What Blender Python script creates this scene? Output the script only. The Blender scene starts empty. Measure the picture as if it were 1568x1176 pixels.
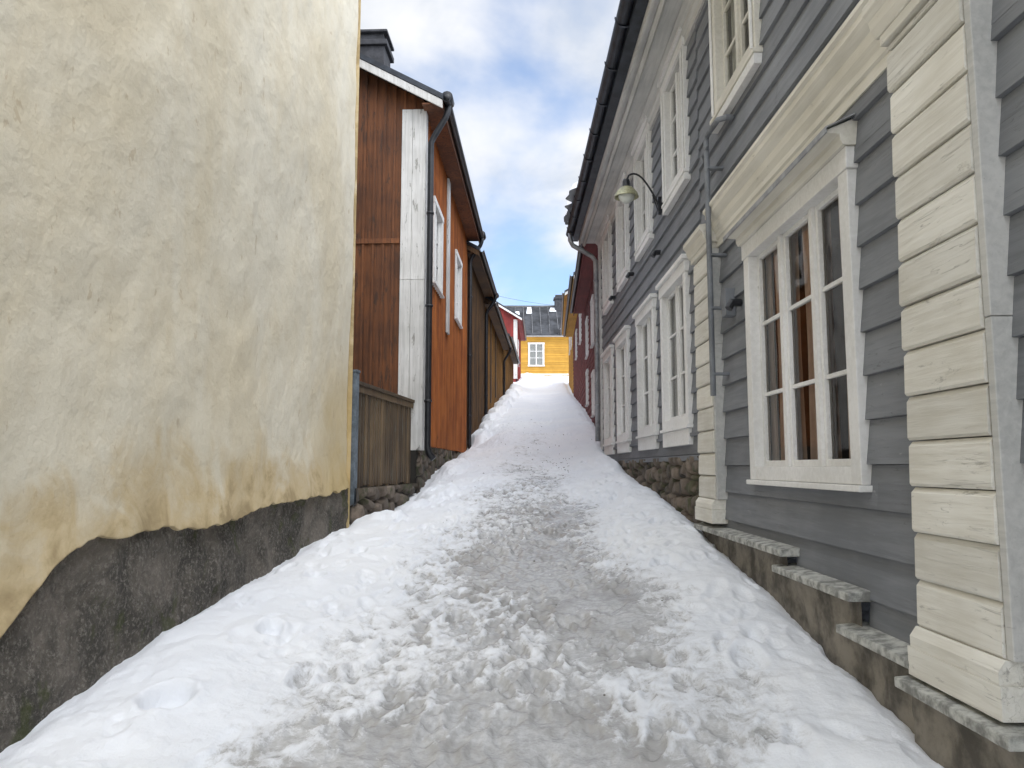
import bpy, math, random
import numpy as np
from mathutils import Vector
random.seed(7); np.random.seed(7)
scene=bpy.context.scene
R=math.radians

# ------------------------------------------------------------------ noise
def h2(ix,iy,seed):
    v=np.sin(ix*127.1+iy*311.7+seed*74.7)*43758.5453
    return v-np.floor(v)
def vnoise(x,y,seed=0):
    xi=np.floor(x); yi=np.floor(y); fx=x-xi; fy=y-yi
    fx=fx*fx*(3-2*fx); fy=fy*fy*(3-2*fy)
    a=h2(xi,yi,seed); b=h2(xi+1,yi,seed); c=h2(xi,yi+1,seed); d=h2(xi+1,yi+1,seed)
    return (a*(1-fx)+b*fx)*(1-fy)+(c*(1-fx)+d*fx)*fy
def fbm(x,y,seed=0,o=4):
    s=0;a=.5;t=0
    for i in range(o):
        s=s+a*vnoise(x*2**i+i*17.3,y*2**i+i*9.1,seed+i); t+=a; a*=.5
    return s/t*2-1
def sstep(a,b,x):
    t=np.clip((x-a)/(b-a),0,1); return t*t*(3-2*t)

# ------------------------------------------------------------------ materials
def newmat(name):
    m=bpy.data.materials.new(name); m.use_nodes=True
    nt=m.node_tree; nt.nodes.clear()
    out=nt.nodes.new('ShaderNodeOutputMaterial'); p=nt.nodes.new('ShaderNodeBsdfPrincipled')
    nt.links.new(p.outputs[0],out.inputs[0])
    return m,nt,p
def nmap(nt,scale,kind='Object'):
    tc=nt.nodes.new('ShaderNodeTexCoord'); mp=nt.nodes.new('ShaderNodeMapping')
    mp.inputs['Scale'].default_value=scale
    nt.links.new(tc.outputs[kind],mp.inputs[0]); return mp.outputs[0]
def noise(nt,vec,scale,detail=5,rough=.6,dist=0):
    n=nt.nodes.new('ShaderNodeTexNoise'); n.inputs['Scale'].default_value=scale
    n.inputs['Detail'].default_value=detail; n.inputs['Roughness'].default_value=rough
    n.inputs['Distortion'].default_value=dist
    nt.links.new(vec,n.inputs['Vector']); return n.outputs['Fac']
def rng(nt,val,a,b,c=0,d=1,smooth=True):
    r=nt.nodes.new('ShaderNodeMapRange'); r.inputs[1].default_value=a; r.inputs[2].default_value=b
    r.inputs[3].default_value=c; r.inputs[4].default_value=d
    if smooth: r.interpolation_type='SMOOTHSTEP'
    nt.links.new(val,r.inputs[0]); return r.outputs[0]
def mixc(nt,fac,a,b,mode='MIX'):
    m=nt.nodes.new('ShaderNodeMix'); m.data_type='RGBA'; m.blend_type=mode
    if isinstance(fac,(int,float)): m.inputs[0].default_value=fac
    else: nt.links.new(fac,m.inputs[0])
    for i,c in ((6,a),(7,b)):
        if isinstance(c,tuple): m.inputs[i].default_value=(*c,1) if len(c)==3 else c
        else: nt.links.new(c,m.inputs[i])
    return m.outputs[2]
def mth(nt,op,a,b=0.0):
    m=nt.nodes.new('ShaderNodeMath'); m.operation=op
    for i,c in ((0,a),(1,b)):
        if isinstance(c,(int,float)): m.inputs[i].default_value=c
        else: nt.links.new(c,m.inputs[i])
    return m.outputs[0]
def bump(nt,p,h,strength=.3,dist=.01,prev=None):
    b=nt.nodes.new('ShaderNodeBump'); b.inputs['Strength'].default_value=strength; b.inputs['Distance'].default_value=dist
    nt.links.new(h,b.inputs['Height'])
    if prev is not None: nt.links.new(prev,b.inputs['Normal'])
    nt.links.new(b.outputs[0],p.inputs['Normal']); return b.outputs[0]

def wood(name,c1,c2,axis='y',worn=None,wt=(.6,.7),rough=.7,rnd=.25,bs=.35,gs=30,ns=1.3,cracks=0):
    """painted / weathered timber: grain stretched along the board"""
    m,nt,p=newmat(name)
    st={'y':(1,.06,1),'z':(1,1,.05),'n':(1,1,1)}[axis]
    v=nmap(nt,st); vb=nmap(nt,(1,1,1))
    g=noise(nt,v,gs,5,.65,.3)
    l=noise(nt,vb,ns,3,.6)
    f=rng(nt,mth(nt,'ADD',mth(nt,'MULTIPLY',g,.5),mth(nt,'MULTIPLY',l,.6)),.38,.72)
    col=mixc(nt,f,c1,c2)
    at=nt.nodes.new('ShaderNodeAttribute'); at.attribute_name='rnd'
    k=rng(nt,at.outputs['Fac'],0,1,1-rnd,1+rnd*.5,False)
    vm=nt.nodes.new('ShaderNodeVectorMath'); vm.operation='SCALE'
    nt.links.new(col,vm.inputs[0]); nt.links.new(k,vm.inputs['Scale'])
    col=vm.outputs[0]
    if worn:
        v2=nmap(nt,{'y':(1,.25,1),'z':(1,1,.2),'n':(1,1,1)}[axis])
        w=noise(nt,v2,14,6,.75,.4)
        col=mixc(nt,rng(nt,w,wt[0],wt[1]),col,worn)
    h=g
    if cracks:
        ck=noise(nt,nmap(nt,{'y':(1,.045,1),'z':(1,1,.04),'n':(1,1,1)}[axis]),26,3,.5,.5)
        line=mth(nt,'MULTIPLY',rng(nt,mth(nt,'ABSOLUTE',mth(nt,'SUBTRACT',ck,.5)),.0,.007,1,0),rng(nt,l,.45,.6))
        col=mixc(nt,mth(nt,'MULTIPLY',line,cracks),col,tuple(x*.5 for x in c1))
        h=mth(nt,'SUBTRACT',g,mth(nt,'MULTIPLY',line,.5))
    nt.links.new(col,p.inputs['Base Color'])
    p.inputs['Roughness'].default_value=rough
    bump(nt,p,h,bs,.006)
    return m
def plain(name,c,rough=.6,metal=0,var=.2,scale=6,bs=.2):
    m,nt,p=newmat(name); v=nmap(nt,(1,1,1))
    n=noise(nt,v,scale,5,.65)
    c2=tuple(x*(1-var) for x in c); c3=tuple(min(1,x*(1+var)) for x in c)
    nt.links.new(mixc(nt,rng(nt,n,.35,.65),c2,c3),p.inputs['Base Color'])
    p.inputs['Roughness'].default_value=rough; p.inputs['Metallic'].default_value=metal
    bump(nt,p,noise(nt,v,scale*9,3,.7),bs,.004)
    return m

grey_paint=wood('grey_painted_clapboard',(.155,.164,.178),(.228,.238,.254),'y',(.36,.36,.355),(.66,.75),rnd=.26,bs=.6,cracks=.5)
grey_dark=wood('grey_skirt_paint',(.14,.15,.165),(.21,.22,.235),'y',(.3,.3,.3),(.7,.8),rnd=.15)
grey_trim=wood('light_grey_trim',(.44,.44,.42),(.62,.61,.58),'y',(.3,.29,.27),(.64,.72),rnd=.1)
cream=wood('cream_weathered_board',(.62,.59,.51),(.80,.78,.71),'y',(.44,.42,.37),(.60,.70),rnd=.14,bs=.8,gs=36,cracks=.6)
cream_v=wood('cream_trim',(.60,.57,.49),(.75,.72,.64),'y',(.43,.41,.36),(.62,.70),rnd=.08,bs=.5)
white_trim=wood('white_window_paint',(.68,.67,.64),(.82,.81,.79),'n',(.5,.48,.44),(.66,.73),rnd=.06,bs=.2)
white_board=wood('weathered_white_board',(.52,.51,.48),(.76,.75,.72),'z',(.30,.29,.26),(.58,.66),rnd=.12,bs=.8,cracks=.6)
orange=wood('orange_boards',(.25,.070,.014),(.44,.145,.028),'z',(.12,.045,.016),(.60,.72),rnd=.28)
brownred=wood('brown_red_boards',(.095,.034,.013),(.25,.088,.027),'z',(.055,.026,.014),(.50,.66),rnd=.38)
brown2=wood('dark_brown_boards',(.05,.028,.014),(.14,.07,.022),'z',None,rnd=.4)
ochre_d=wood('dark_ochre_boards',(.13,.065,.016),(.28,.14,.03),'z',(.07,.04,.02),(.55,.68),rnd=.4)
fence_m=wood('fence_boards',(.075,.048,.026),(.17,.115,.06),'z',(.12,.12,.095),(.56,.68),rnd=.4,bs=.8)
red_m=wood('falu_red_boards',(.125,.018,.016),(.21,.034,.028),'y',None,rnd=.2)
red_b=wood('bright_red_boards',(.20,.02,.018),(.30,.035,.028),'z',None,rnd=.2)
yellow_m=wood('yellow_boards',(.47,.245,.026),(.60,.33,.045),'y',None,rnd=.16)
metal_dark=plain('dark_sheet_metal',(.030,.036,.046),.45,.3,.35,5)
metal_black=plain('black_drainpipe',(.015,.016,.019),.4,.1,.3,8)
metal_grey=plain('zinc_sheet',(.34,.35,.36),.45,.4,.25,6)
conduit_m=plain('painted_conduit',(.17,.18,.195),.6,.1,.2,6)
concrete=plain('foundation_render',(.19,.17,.14),.95,0,.5,4,.9)
ledge_m=plain('stone_ledge',(.38,.38,.35),.9,0,.45,14,.8)
dark_in=plain('dark_interior',(.09,.07,.058),.9)
curtain_m=plain('curtain_cloth',(.66,.49,.41),.9,0,.12,3,.1)
curtain_w=plain('lace_curtain',(.62,.60,.57),.9,0,.08,3,.1)
lampm=plain('lamp_enamel',(.40,.39,.24),.35,.1,.3,14)
brick_m=plain('chimney_sheet',(.05,.05,.055),.8,.1,.3,6)

def glassmat():
    m=bpy.data.materials.new('window_glass'); m.use_nodes=True; nt=m.node_tree; nt.nodes.clear()
    o=nt.nodes.new('ShaderNodeOutputMaterial'); mx=nt.nodes.new('ShaderNodeMixShader')
    t=nt.nodes.new('ShaderNodeBsdfTransparent'); g=nt.nodes.new('ShaderNodeBsdfGlossy')
    g.inputs['Roughness'].default_value=.03; t.inputs[0].default_value=(.90,.93,.92,1)
    f=nt.nodes.new('ShaderNodeFresnel'); f.inputs['IOR'].default_value=1.5
    v=nmap(nt,(1,1,1)); b=nt.nodes.new('ShaderNodeBump'); b.inputs['Strength'].default_value=.15; b.inputs['Distance'].default_value=.01
    nt.links.new(noise(nt,v,4,1,.5),b.inputs['Height']); nt.links.new(b.outputs[0],g.inputs['Normal'])
    nt.links.new(f.outputs[0],mx.inputs[0]); nt.links.new(t.outputs[0],mx.inputs[1]); nt.links.new(g.outputs[0],mx.inputs[2])
    nt.links.new(mx.outputs[0],o.inputs[0]); return m
glass=glassmat()

def plastermat():
    m,nt,p=newmat('old_lime_plaster'); v=nmap(nt,(1,1,1)); vs=nmap(nt,(1,1,.5))
    a=noise(nt,vs,.9,5,.6,.5); b=noise(nt,v,4.5,6,.7,.3); c=noise(nt,v,2.2,5,.6,1.0)
    col=mixc(nt,rng(nt,a,.34,.66),(.69,.61,.445),(.755,.70,.565))
    col=mixc(nt,mth(nt,'MULTIPLY',rng(nt,b,.48,.70),.35),col,(.62,.53,.375))
    at=nt.nodes.new('ShaderNodeAttribute'); at.attribute_name='hgt'   # height above the lower edge of the render
    damp=mth(nt,'ADD',at.outputs['Fac'],mth(nt,'MULTIPLY',mth(nt,'SUBTRACT',c,.5),1.5))
    col=mixc(nt,rng(nt,damp,.0,.62,.8,0),col,(.56,.42,.21))
    col=mixc(nt,rng(nt,damp,-.14,.12,.7,0),col,(.32,.235,.12))
    sx=nt.nodes.new('ShaderNodeSeparateXYZ'); nt.links.new(v,sx.inputs[0])
    cy=rng(nt,mth(nt,'ADD',sx.outputs[1],mth(nt,'MULTIPLY',c,1.2)),8.0,9.1)
    cz=rng(nt,sx.outputs[2],.6,1.5,1,0)
    col=mixc(nt,mth(nt,'MULTIPLY',mth(nt,'MULTIPLY',cy,cz),.6),col,(.55,.41,.18))
    vx=nmap(nt,(1,1,.6)); sp=noise(nt,vx,8,4,.68,.3)
    pit=rng(nt,sp,.645,.685)
    col=mixc(nt,mth(nt,'MULTIPLY',pit,.42),col,(.46,.35,.21))
    nt.links.new(col,p.inputs['Base Color']); p.inputs['Roughness'].default_value=.92
    n1=bump(nt,p,noise(nt,v,3.2,3,.5,.2),.50,.05)
    n2=bump(nt,p,pit,-.45,.012,n1)
    n3=bump(nt,p,noise(nt,v,13,4,.65),.40,.018,n2)
    bump(nt,p,noise(nt,v,60,3,.7),.4,.005,n3)
    return m
plaster=plastermat()
def roughcast():
    m,nt,p=newmat('roughcast_base'); v=nmap(nt,(1,1,1))
    a=noise(nt,v,2.2,6,.7,.5); b=noise(nt,v,38,4,.8)
    col=mixc(nt,rng(nt,a,.38,.66),(.075,.068,.056),(.24,.21,.175))
    col=mixc(nt,rng(nt,b,.48,.66,0,.8),col,(.33,.30,.26))
    col=mixc(nt,mth(nt,'MULTIPLY',rng(nt,noise(nt,v,2.0,5,.7,.5),.53,.63),.65),col,(.075,.09,.022))
    nt.links.new(col,p.inputs['Base Color']); p.inputs['Roughness'].default_value=.95
    n1=bump(nt,p,noise(nt,v,7,6,.72),.9,.08)
    bump(nt,p,b,1,.02,n1); return m
rough_m=roughcast()
def rubble_mat():
    m,nt,p=newmat('rubble_stone'); at=nt.nodes.new('ShaderNodeAttribute'); at.attribute_name='rnd'
    at2=nt.nodes.new('ShaderNodeAttribute'); at2.attribute_name='hgt'
    v=nmap(nt,(1,1,1)); n=noise(nt,v,14,6,.7)
    col=mixc(nt,at.outputs['Fac'],(.05,.045,.04),(.21,.165,.13))
    col=mixc(nt,rng(nt,n,.4,.7),col,(.12,.10,.075))
    col=mixc(nt,rng(nt,noise(nt,v,3,4,.6),.52,.62,0,.7),col,(.05,.058,.02))
    col=mixc(nt,rng(nt,at2.outputs['Fac'],.0,.35,1,0),col,(.025,.022,.018))
    nt.links.new(col,p.inputs['Base Color']); p.inputs['Roughness'].default_value=.9
    bump(nt,p,n,.6,.02); return m
rubble_m=rubble_mat()
def snowmat():
    m,nt,p=newmat('trodden_snow'); v=nmap(nt,(1,1,1)); vy=nmap(nt,(1,.7,1))
    at=nt.nodes.new('ShaderNodeAttribute'); at.attribute_name='dirt'
    n=noise(nt,vy,9,8,.75,.5); n3=noise(nt,v,30,4,.7); nl=noise(nt,vy,2.2,4,.6,.3)
    d=mth(nt,'ADD',at.outputs['Fac'],mth(nt,'MULTIPLY',mth(nt,'SUBTRACT',n,.5),1.25))
    d=mth(nt,'MULTIPLY',rng(nt,d,.26,.60),rng(nt,at.outputs['Fac'],0.02,.22))
    snow=mixc(nt,rng(nt,noise(nt,v,.8,3,.5),.3,.7),(.79,.815,.86),(.845,.86,.885))
    ice=mixc(nt,rng(nt,n3,.35,.65),(.41,.405,.40),(.55,.55,.55))
    ice=mixc(nt,rng(nt,nl,.42,.62),ice,(.35,.34,.325))
    nt.links.new(mixc(nt,mth(nt,'MULTIPLY',d,.92),snow,ice),p.inputs['Base Color'])
    nt.links.new(rng(nt,d,0,1,.75,.16),p.inputs['Roughness'])
    n1=bump(nt,p,noise(nt,v,14,5,.65),.38,.03)
    bump(nt,p,noise(nt,v,60,4,.7),.35,.008,n1)
    return m
snow_m=snowmat()
roof_snow=plain('roof_snow',(.84,.86,.89),.8,0,.03,4,.4)

# ------------------------------------------------------------------ mesh building
def finish(name,me,mat,parent,bevel=0,smooth=False):
    ob=bpy.data.objects.new(name,me); scene.collection.objects.link(ob)
    if mat: me.materials.append(mat)
    if parent: ob.parent=parent
    if smooth:
        me.shade_smooth()
    if bevel:
        b=ob.modifiers.new('bevel','BEVEL'); b.width=bevel; b.segments=2; b.limit_method='ANGLE'
    return ob
class MB:
    def __init__(s,sx=1): s.v=[];s.f=[];s.r=[];s.sx=sx
    def add(s,vs,fs,r=None):
        b=len(s.v); r=random.random() if r is None else r
        s.v+= [(s.sx*a,b_,c) for a,b_,c in vs]
        for f in fs: s.f.append([i+b for i in f]); s.r.append(r)
    def box(s,o0,o1,y0,y1,z0,z1,r=None):
        s.add([(o0,y0,z0),(o1,y0,z0),(o1,y1,z0),(o0,y1,z0),(o0,y0,z1),(o1,y0,z1),(o1,y1,z1),(o0,y1,z1)],
              [(0,3,2,1),(4,5,6,7),(0,1,5,4),(1,2,6,5),(2,3,7,6),(3,0,4,7)],r)
    def ext(s,prof,y0,y1,r=None):           # profile (o,z) swept along y
        n=len(prof); vs=[(o,y0,z) for o,z in prof]+[(o,y1,z) for o,z in prof]
        fs=[(i,(i+1)%n,n+(i+1)%n,n+i) for i in range(n)]+[tuple(range(n))[::-1],tuple(range(n,2*n))]
        s.add(vs,fs,r)
    def extx(s,prof,o0,o1,r=None):          # profile (y,z) swept along o
        n=len(prof); vs=[(o0,y,z) for y,z in prof]+[(o1,y,z) for y,z in prof]
        fs=[(i,(i+1)%n,n+(i+1)%n,n+i) for i in range(n)]+[tuple(range(n))[::-1],tuple(range(n,2*n))]
        s.add(vs,fs,r)
    def tube(s,pts,rad,n=10,r=None):
        P=[Vector(p) for p in pts]; rings=[]
        for i,p in enumerate(P):
            d=((P[min(i+1,len(P)-1)]-P[max(i-1,0)])).normalized()
            up=Vector((0,1,0)) if abs(d.y)<.8 else Vector((1,0,0))
            a=d.cross(up).normalized(); b=d.cross(a).normalized()
            rr=rad[i] if isinstance(rad,(list,tuple)) else rad
            rings.append([tuple(p+a*math.cos(t)*rr+b*math.sin(t)*rr) for t in [2*math.pi*k/n for k in range(n)]])
        vs=[v for rg in rings for v in rg]; fs=[]
        for i in range(len(P)-1):
            for k in range(n): fs.append((i*n+k,i*n+(k+1)%n,(i+1)*n+(k+1)%n,(i+1)*n+k))
        fs.append(tuple(range(n))); fs.append(tuple(range((len(P)-1)*n,len(P)*n)))
        s.add(vs,fs,r)
    def obj(s,name,mat,parent=None,bevel=0,smooth=False,recalc=True):
        if not s.v: return None
        me=bpy.data.meshes.new(name); me.from_pydata(s.v,[],s.f)
        if recalc:
            import bmesh
            bm=bmesh.new(); bm.from_mesh(me); bmesh.ops.recalc_face_normals(bm,faces=bm.faces); bm.to_mesh(me); bm.free()
        a=me.attributes.new('rnd','FLOAT','FACE'); a.data.foreach_set('value',s.r)
        return finish(name,me,mat,parent,bevel,smooth)
def grid_mesh(name,X,Y,Z,mat,parent=None,attrs={}):
    n,m=X.shape; co=np.stack([X,Y,Z],-1).reshape(-1,3)
    idx=np.arange(n*m).reshape(n,m)
    q=np.stack([idx[:-1,:-1],idx[:-1,1:],idx[1:,1:],idx[1:,:-1]],-1).reshape(-1,4)
    me=bpy.data.meshes.new(name); me.vertices.add(n*m); me.vertices.foreach_set('co',co.ravel())
    me.loops.add(q.size); me.loops.foreach_set('vertex_index',q.ravel())
    me.polygons.add(len(q)); me.polygons.foreach_set('loop_start',np.arange(0,q.size,4))
    me.update(); me.validate()
    for k,a in attrs.items():
        at=me.attributes.new(k,'FLOAT','POINT'); at.data.foreach_set('value',a.ravel().astype(np.float32))
    return finish(name,me,mat,parent,0,True)

def empty(name,loc=(0,0,0),slope=0):
    e=bpy.data.objects.new(name,None); e.location=loc; e.rotation_euler=(0,0,-math.atan(slope))
    scene.collection.objects.link(e); return e

def intervals(y0,y1,cuts):
    seg=[(y0,y1)]
    for a,b in cuts:
        ns=[]
        for p,q in seg:
            if b<=p or a>=q: ns.append((p,q)); continue
            if a>p: ns.append((p,a))
            if b<q: ns.append((b,q))
        seg=ns
    return [t for t in seg if t[1]-t[0]>.004]
def laps(mb,y0,y1,z0,z1,pitch,holes=[],o=0,lip=.024,joint=3.6):
    z=z0; row=0
    while z<z1-.01:
        t=min(z+pitch,z1); br=sorted({z,t}|{h for H in holes for h in (H[2],H[3]) if z<h<t})
        rr=random.random()
        for a,b in zip(br[:-1],br[1:]):
            if b-a<.003: continue
            c=(a+b)/2; cuts=[(H[0],H[1]) for H in holes if H[2]<c<H[3]]
            oa=o+lip*(1-(a-z)/pitch)+.004; ob=o+lip*(1-(b-z)/pitch)+.004
            for p,q in intervals(y0,y1,cuts):
                k=p; js=[]
                off=(row*1.37)%joint
                y=y0+off
                while y<q:
                    if y>p+.3 and y<q-.3: js.append(y)
                    y+=joint
                e=[p]+js+[q]
                for s0,s1 in zip(e[:-1],e[1:]):
                    dz=random.uniform(-.003,.003)
                    mb.ext([(o-.03,a),(oa+dz,a+.004 if a==z else a),(oa+dz-.0005,a+.008 if a==z else a+.001),(ob,b),(o-.03,b)],s0+.0015,s1-.0015,rr*.6+random.random()*.4)
        z+=pitch; row+=1
def vboards(mb,y0,y1,z0,z1,w,holes=[],o=0,th=.022,batten=True,ztop=None):
    y=y0
    while y<y1-.01:
        e=min(y+w,y1); d=random.uniform(0,.006)
        cuts=[(H[2],H[3]) for H in holes if H[0]<(y+e)/2<H[1]]
        rr=random.random()
        for a,b in intervals(z0+random.uniform(-.02,.0),z1,cuts):
            mb.box(o-.03,o+d+.004,y+.002,e-.002,a,b,rr)
            if batten: mb.box(o,o+th+.006,e-.018,e+.018,a,b,rr*.8+.1)
        y+=w
def window(P,sx,y0,y1,z0,z1,cols=2,rows=3,cw=.1,o=0,trim=None,curt='w',sill=True,proud=.05,bars=True,name='window'):
    trim=trim or white_trim
    c=MB(sx)
    c.box(o-.05,o+proud+.01,y0,y0+cw,z0,z1-cw); c.box(o-.05,o+proud+.01,y1-cw,y1,z0,z1-cw)
    c.box(o-.05,o+proud+.018,y0-.015,y1+.015,z1-cw,z1)
    c.box(o-.05,o+proud+.007,y0+cw,y1-cw,z0,z0+cw*.8)
    if sill: c.box(o-.03,o+proud+.035,y0-.02,y1+.02,z0-.035,z0-.002)
    c.obj(name+'_casing',trim,P,.005)
    a0,a1,b0,b1=y0+cw,y1-cw,z0+cw*.8,z1-cw
    s=MB(sx); mw=.06; cwid=(a1-a0-mw*(cols-1))/cols
    for i in range(cols-1):
        yy=a0+cwid*(i+1)+mw*i; s.box(o-.06,o+.012,yy,yy+mw,b0,b1)
    fw=.032
    for i in range(cols):
        p=a0+i*(cwid+mw); q=p+cwid
        s.box(o-.05,o-.008,p,p+fw,b0,b1); s.box(o-.05,o-.008,q-fw,q,b0,b1)
        s.box(o-.05,o-.010,p+fw,q-fw,b0,b0+fw*1.3); s.box(o-.05,o-.010,p+fw,q-fw,b1-fw,b1)
        for r in range(1,rows):
            zz=b0+(b1-b0)*r/rows; s.box(o-.045,o-.018,p+fw,q-fw,zz-.013,zz+.013)
    s.obj(name+'_sash',trim,P,.003)
    g=MB(sx); g.add([(o-.035,a0,b0),(o-.035,a1,b0),(o-.035,a1,b1),(o-.035,a0,b1)],[(0,1,2,3) if sx>0 else (3,2,1,0)]); g.obj(name+'_glass',glass,P,recalc=False)
    d=MB(sx); dd=.55
    d.add([(o-dd,a0-.05,b0-.05),(o-dd,a1+.05,b0-.05),(o-dd,a1+.05,b1+.05),(o-dd,a0-.05,b1+.05),
           (o-.055,a0-.05,b0-.05),(o-.055,a1+.05,b0-.05),(o-.055,a1+.05,b1+.05),(o-.055,a0-.05,b1+.05)],
           [(0,1,2,3),(0,4,5,1),(1,5,6,2),(2,6,7,3),(3,7,4,0)]); d.obj(name+'_interior',dark_in,P)
    if curt:
        cm={'w':curtain_w,'b':curtain_m}[curt]; k=MB(sx)
        W=a1-a0
        spans=[(a0,a0+W*.25),(a1-W*.25,a1)] if curt=='w' else [(a0-.02,a0+W*.21),(a0+W*.29,a0+W*.57),(a1-W*.38,a1-.13),(a1-.07,a1+.02)]
        for p,q in spans:
            n=48; vs=[];fs=[]
            for i in range(n+1):
                y=p+(q-p)*i/n; w=.016*math.sin(i*.75)+.010*math.sin(i*.37+y)
                ga=(y-(p+q)/2)*-.12
                vs+=[(o-.085+w*.8,y,b0-.04),(o-.085+w*.6,y+ga,(b0+b1)/2),(o-.085+w*.6,y,b1+.04)]
            for i in range(n): fs+=[(3*i,3*i+3,3*i+4,3*i+1),(3*i+1,3*i+4,3*i+5,3*i+2)]
            k.add(vs,fs)
        k.obj(name+'_curtain',cm,P,smooth=True)
def hole(w,m=.03): return (w[0]+m,w[1]-m,w[2]+m-.02,w[3]-m)
def gutter(mb,o,z,y0,y1,r=.065,n=10):
    th=.006; out=[];inn=[]
    for i in range(n+1):
        t=math.pi+math.pi*i/n; out.append((o+r*math.cos(t),z+r*math.sin(t))); inn.append((o+(r-th)*math.cos(t),z+(r-th)*math.sin(t)))
    mb.ext(out+inn[::-1],y0,y1)

# ------------------------------------------------------------------ street layout tables
T=lambda tab,y: np.interp(y,[a for a,b in tab],[b for a,b in tab])
ZL=[(-6,-2.2),(0,-1.6),(3.5,-1.16),(4.7,-.97),(5.8,-.88),(8.4,-.66),(9,-.66),(9.6,-.76),(10.6,-.58),(11.5,-.46),(12.3,-.28),(13.5,-.08),(16,.12),(19,.40),(20.5,.82),(24,1.40),(34,3.0),(42,4.4),(60,7.15),(75,7.2)]
ZC=[(-6,-2.3),(0,-1.65),(3.5,-1.23),(5,-1.03),(8,-.60),(10.4,-.31),(13.6,.08),(15,.28),(17.5,.66),(24,1.65),(34,3.05),(42,4.25),(60,7.1),(66,7.2),(75,7.2)]
ZR=[(-6,-2.2),(0,-1.55),(3.6,-1.11),(4.9,-.91),(7.8,-.49),(10.4,-.24),(13.6,.15),(15,.33),(17.5,.80),(24,1.8),(34,3.1),(42,4.3),(60,7.15),(75,7.2)]
XL=[(-6,-2.70),(3.4,-2.2),(9,-1.9),(9.4,-1.86),(12,-1.42),(19,-1.16),(24,-.9),(34,-.4),(42,.0),(60,.8),(75,-4)]
XR=[(-6,1.8),(15,1.8),(15.3,1.9),(24,2.3),(42,3.1),(60,4.0),(75,9)]

# ------------------------------------------------------------------ snow street
ys=np.concatenate([np.arange(-6,2.4,.08),np.arange(2.4,8,.014),np.arange(8,14,.024),np.arange(14,24,.045),np.arange(24,75,.14)])
ts=np.linspace(-.14,1.14,310)
Yg=ys[:,None]+0*ts[None,:]; Tg=ts[None,:]+0*ys[:,None]
xl=T(XL,ys)[:,None]; xr=T(XR,ys)[:,None]
Xg=xl+(xr-xl)*Tg
sm=lambda tab: np.convolve(np.pad(T(tab,np.arange(-8,80,.1)),5,mode='edge'),np.ones(11)/11,'same')[5:-5]
yy=np.arange(-8,80,.1)
zl=np.interp(ys,yy,sm(ZL))[:,None]; zc=np.interp(ys,yy,sm(ZC))[:,None]; zr=np.interp(ys,yy,sm(ZR))[:,None]
Tc=np.clip(Tg,0,1)
wl=sstep(.40,.0,Tc); wr=sstep(.60,1.0,Tc)
Zg=zc+(zl-zc)*wl+(zr-zc)*wr
cen=np.exp(-((Tc-.5)/.27)**4)
Zg=Zg+ .030*fbm(Xg*1.1,Yg*.9,3,3)*(1+.6*(1-cen))
Zg=Zg+(1-cen)*.045*np.abs(fbm(Xg*2.6,Yg*2.3,11,4))
edge=np.minimum(Tc,1-Tc)
brk=.5+.5*fbm(Yg*1.1+Tg*1.5,Yg*0,61,3)
Zg=Zg+(.015+.06*brk)*sstep(.0,.10,edge)*(1-cen) - .05*sstep(.05,0,edge)
for (x,y,a,b,hh) in [(-1.45,8.75,.26,.25,.08),(-1.05,10.7,.22,.5,.09),(-1.28,9.8,.18,.22,.09),(-.98,13.3,.20,.7,.09),(-.88,16.2,.2,.9,.04),(-.84,19.6,.25,.6,.22),(-.70,21.3,.22,.5,.18),(-.66,23.2,.25,.7,.24),(-.55,25.6,.28,.7,.24),(-.40,28.2,.28,.9,.26),(-.25,31,.3,1.1,.26),(-.06,34.5,.32,1.3,.3),(.15,38.5,.32,1.5,.28),(1.5,9.2,.2,1.2,.05),(1.5,12.3,.2,.9,.05)]:
    r=np.sqrt(((Xg-x)/a)**2+((Yg-y)/b)**2)
    Zg=Zg+hh*sstep(1.45,.7,r+.45*fbm(Xg*4.1,Yg*3.3,71,3))
loc=.85*(.018*fbm(Xg*5.5,Yg*4,21,4)+.010*fbm(Xg*15,Yg*11,31,4)*(.35+cen))
ridge=(1-np.abs(fbm(Xg*9,Yg*5.5,41,3)))**3
loc=loc+.011*cen*(ridge-.4)
cr=vnoise(Xg*17,Yg*14,91); cr2=vnoise(Xg*31+5,Yg*27,92); cmask=sstep(.30,.70,vnoise(Xg*1.7,Yg*1.3,93))*(.5+.6*cen)
crumb=sstep(.68,.88,cr)*.015+sstep(.70,.9,cr2)*.010
def dent(cx,cy,a,b,ang,dep,rim=.3):
    i0,i1=np.searchsorted(ys,[cy-a*2.2,cy+a*2.2])
    if i1-i0<1: return
    dx=Xg[i0:i1]-cx; dy=Yg[i0:i1]-cy; c,s=math.cos(ang),math.sin(ang)
    u=(dx*c+dy*s)/b; w=(-dx*s+dy*c)/a; r=np.sqrt(u*u+w*w)
    loc[i0:i1]+= -dep*sstep(1.12,.75,r)+dep*rim*np.exp(-((r-1.3)/.22)**2)
for i in range(1800):
    y=random.uniform(.5,30)
    if random.random()<.5: y=random.uniform(2,11)
    xc=float(np.interp(y,[0,4,8,15,30],[-.05,0,.15,.3,.85])); x=random.gauss(xc,.8)
    dent(x,y,random.uniform(.09,.15),random.uniform(.035,.055),random.gauss(0,.35),random.uniform(.006,.020))
xc=np.interp(ys,[0,4,8,15,30,75],[-.20,-.12,.08,.3,.85,3])[:,None]
w=np.interp(ys,[0,4,8,15,30,75],[1.35,1.22,.88,.62,.5,.5])[:,None]
icy=np.exp(-np.abs((Xg-xc+.25*fbm(Yg*.7,Yg*0,62,2))/w)**3)
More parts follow.
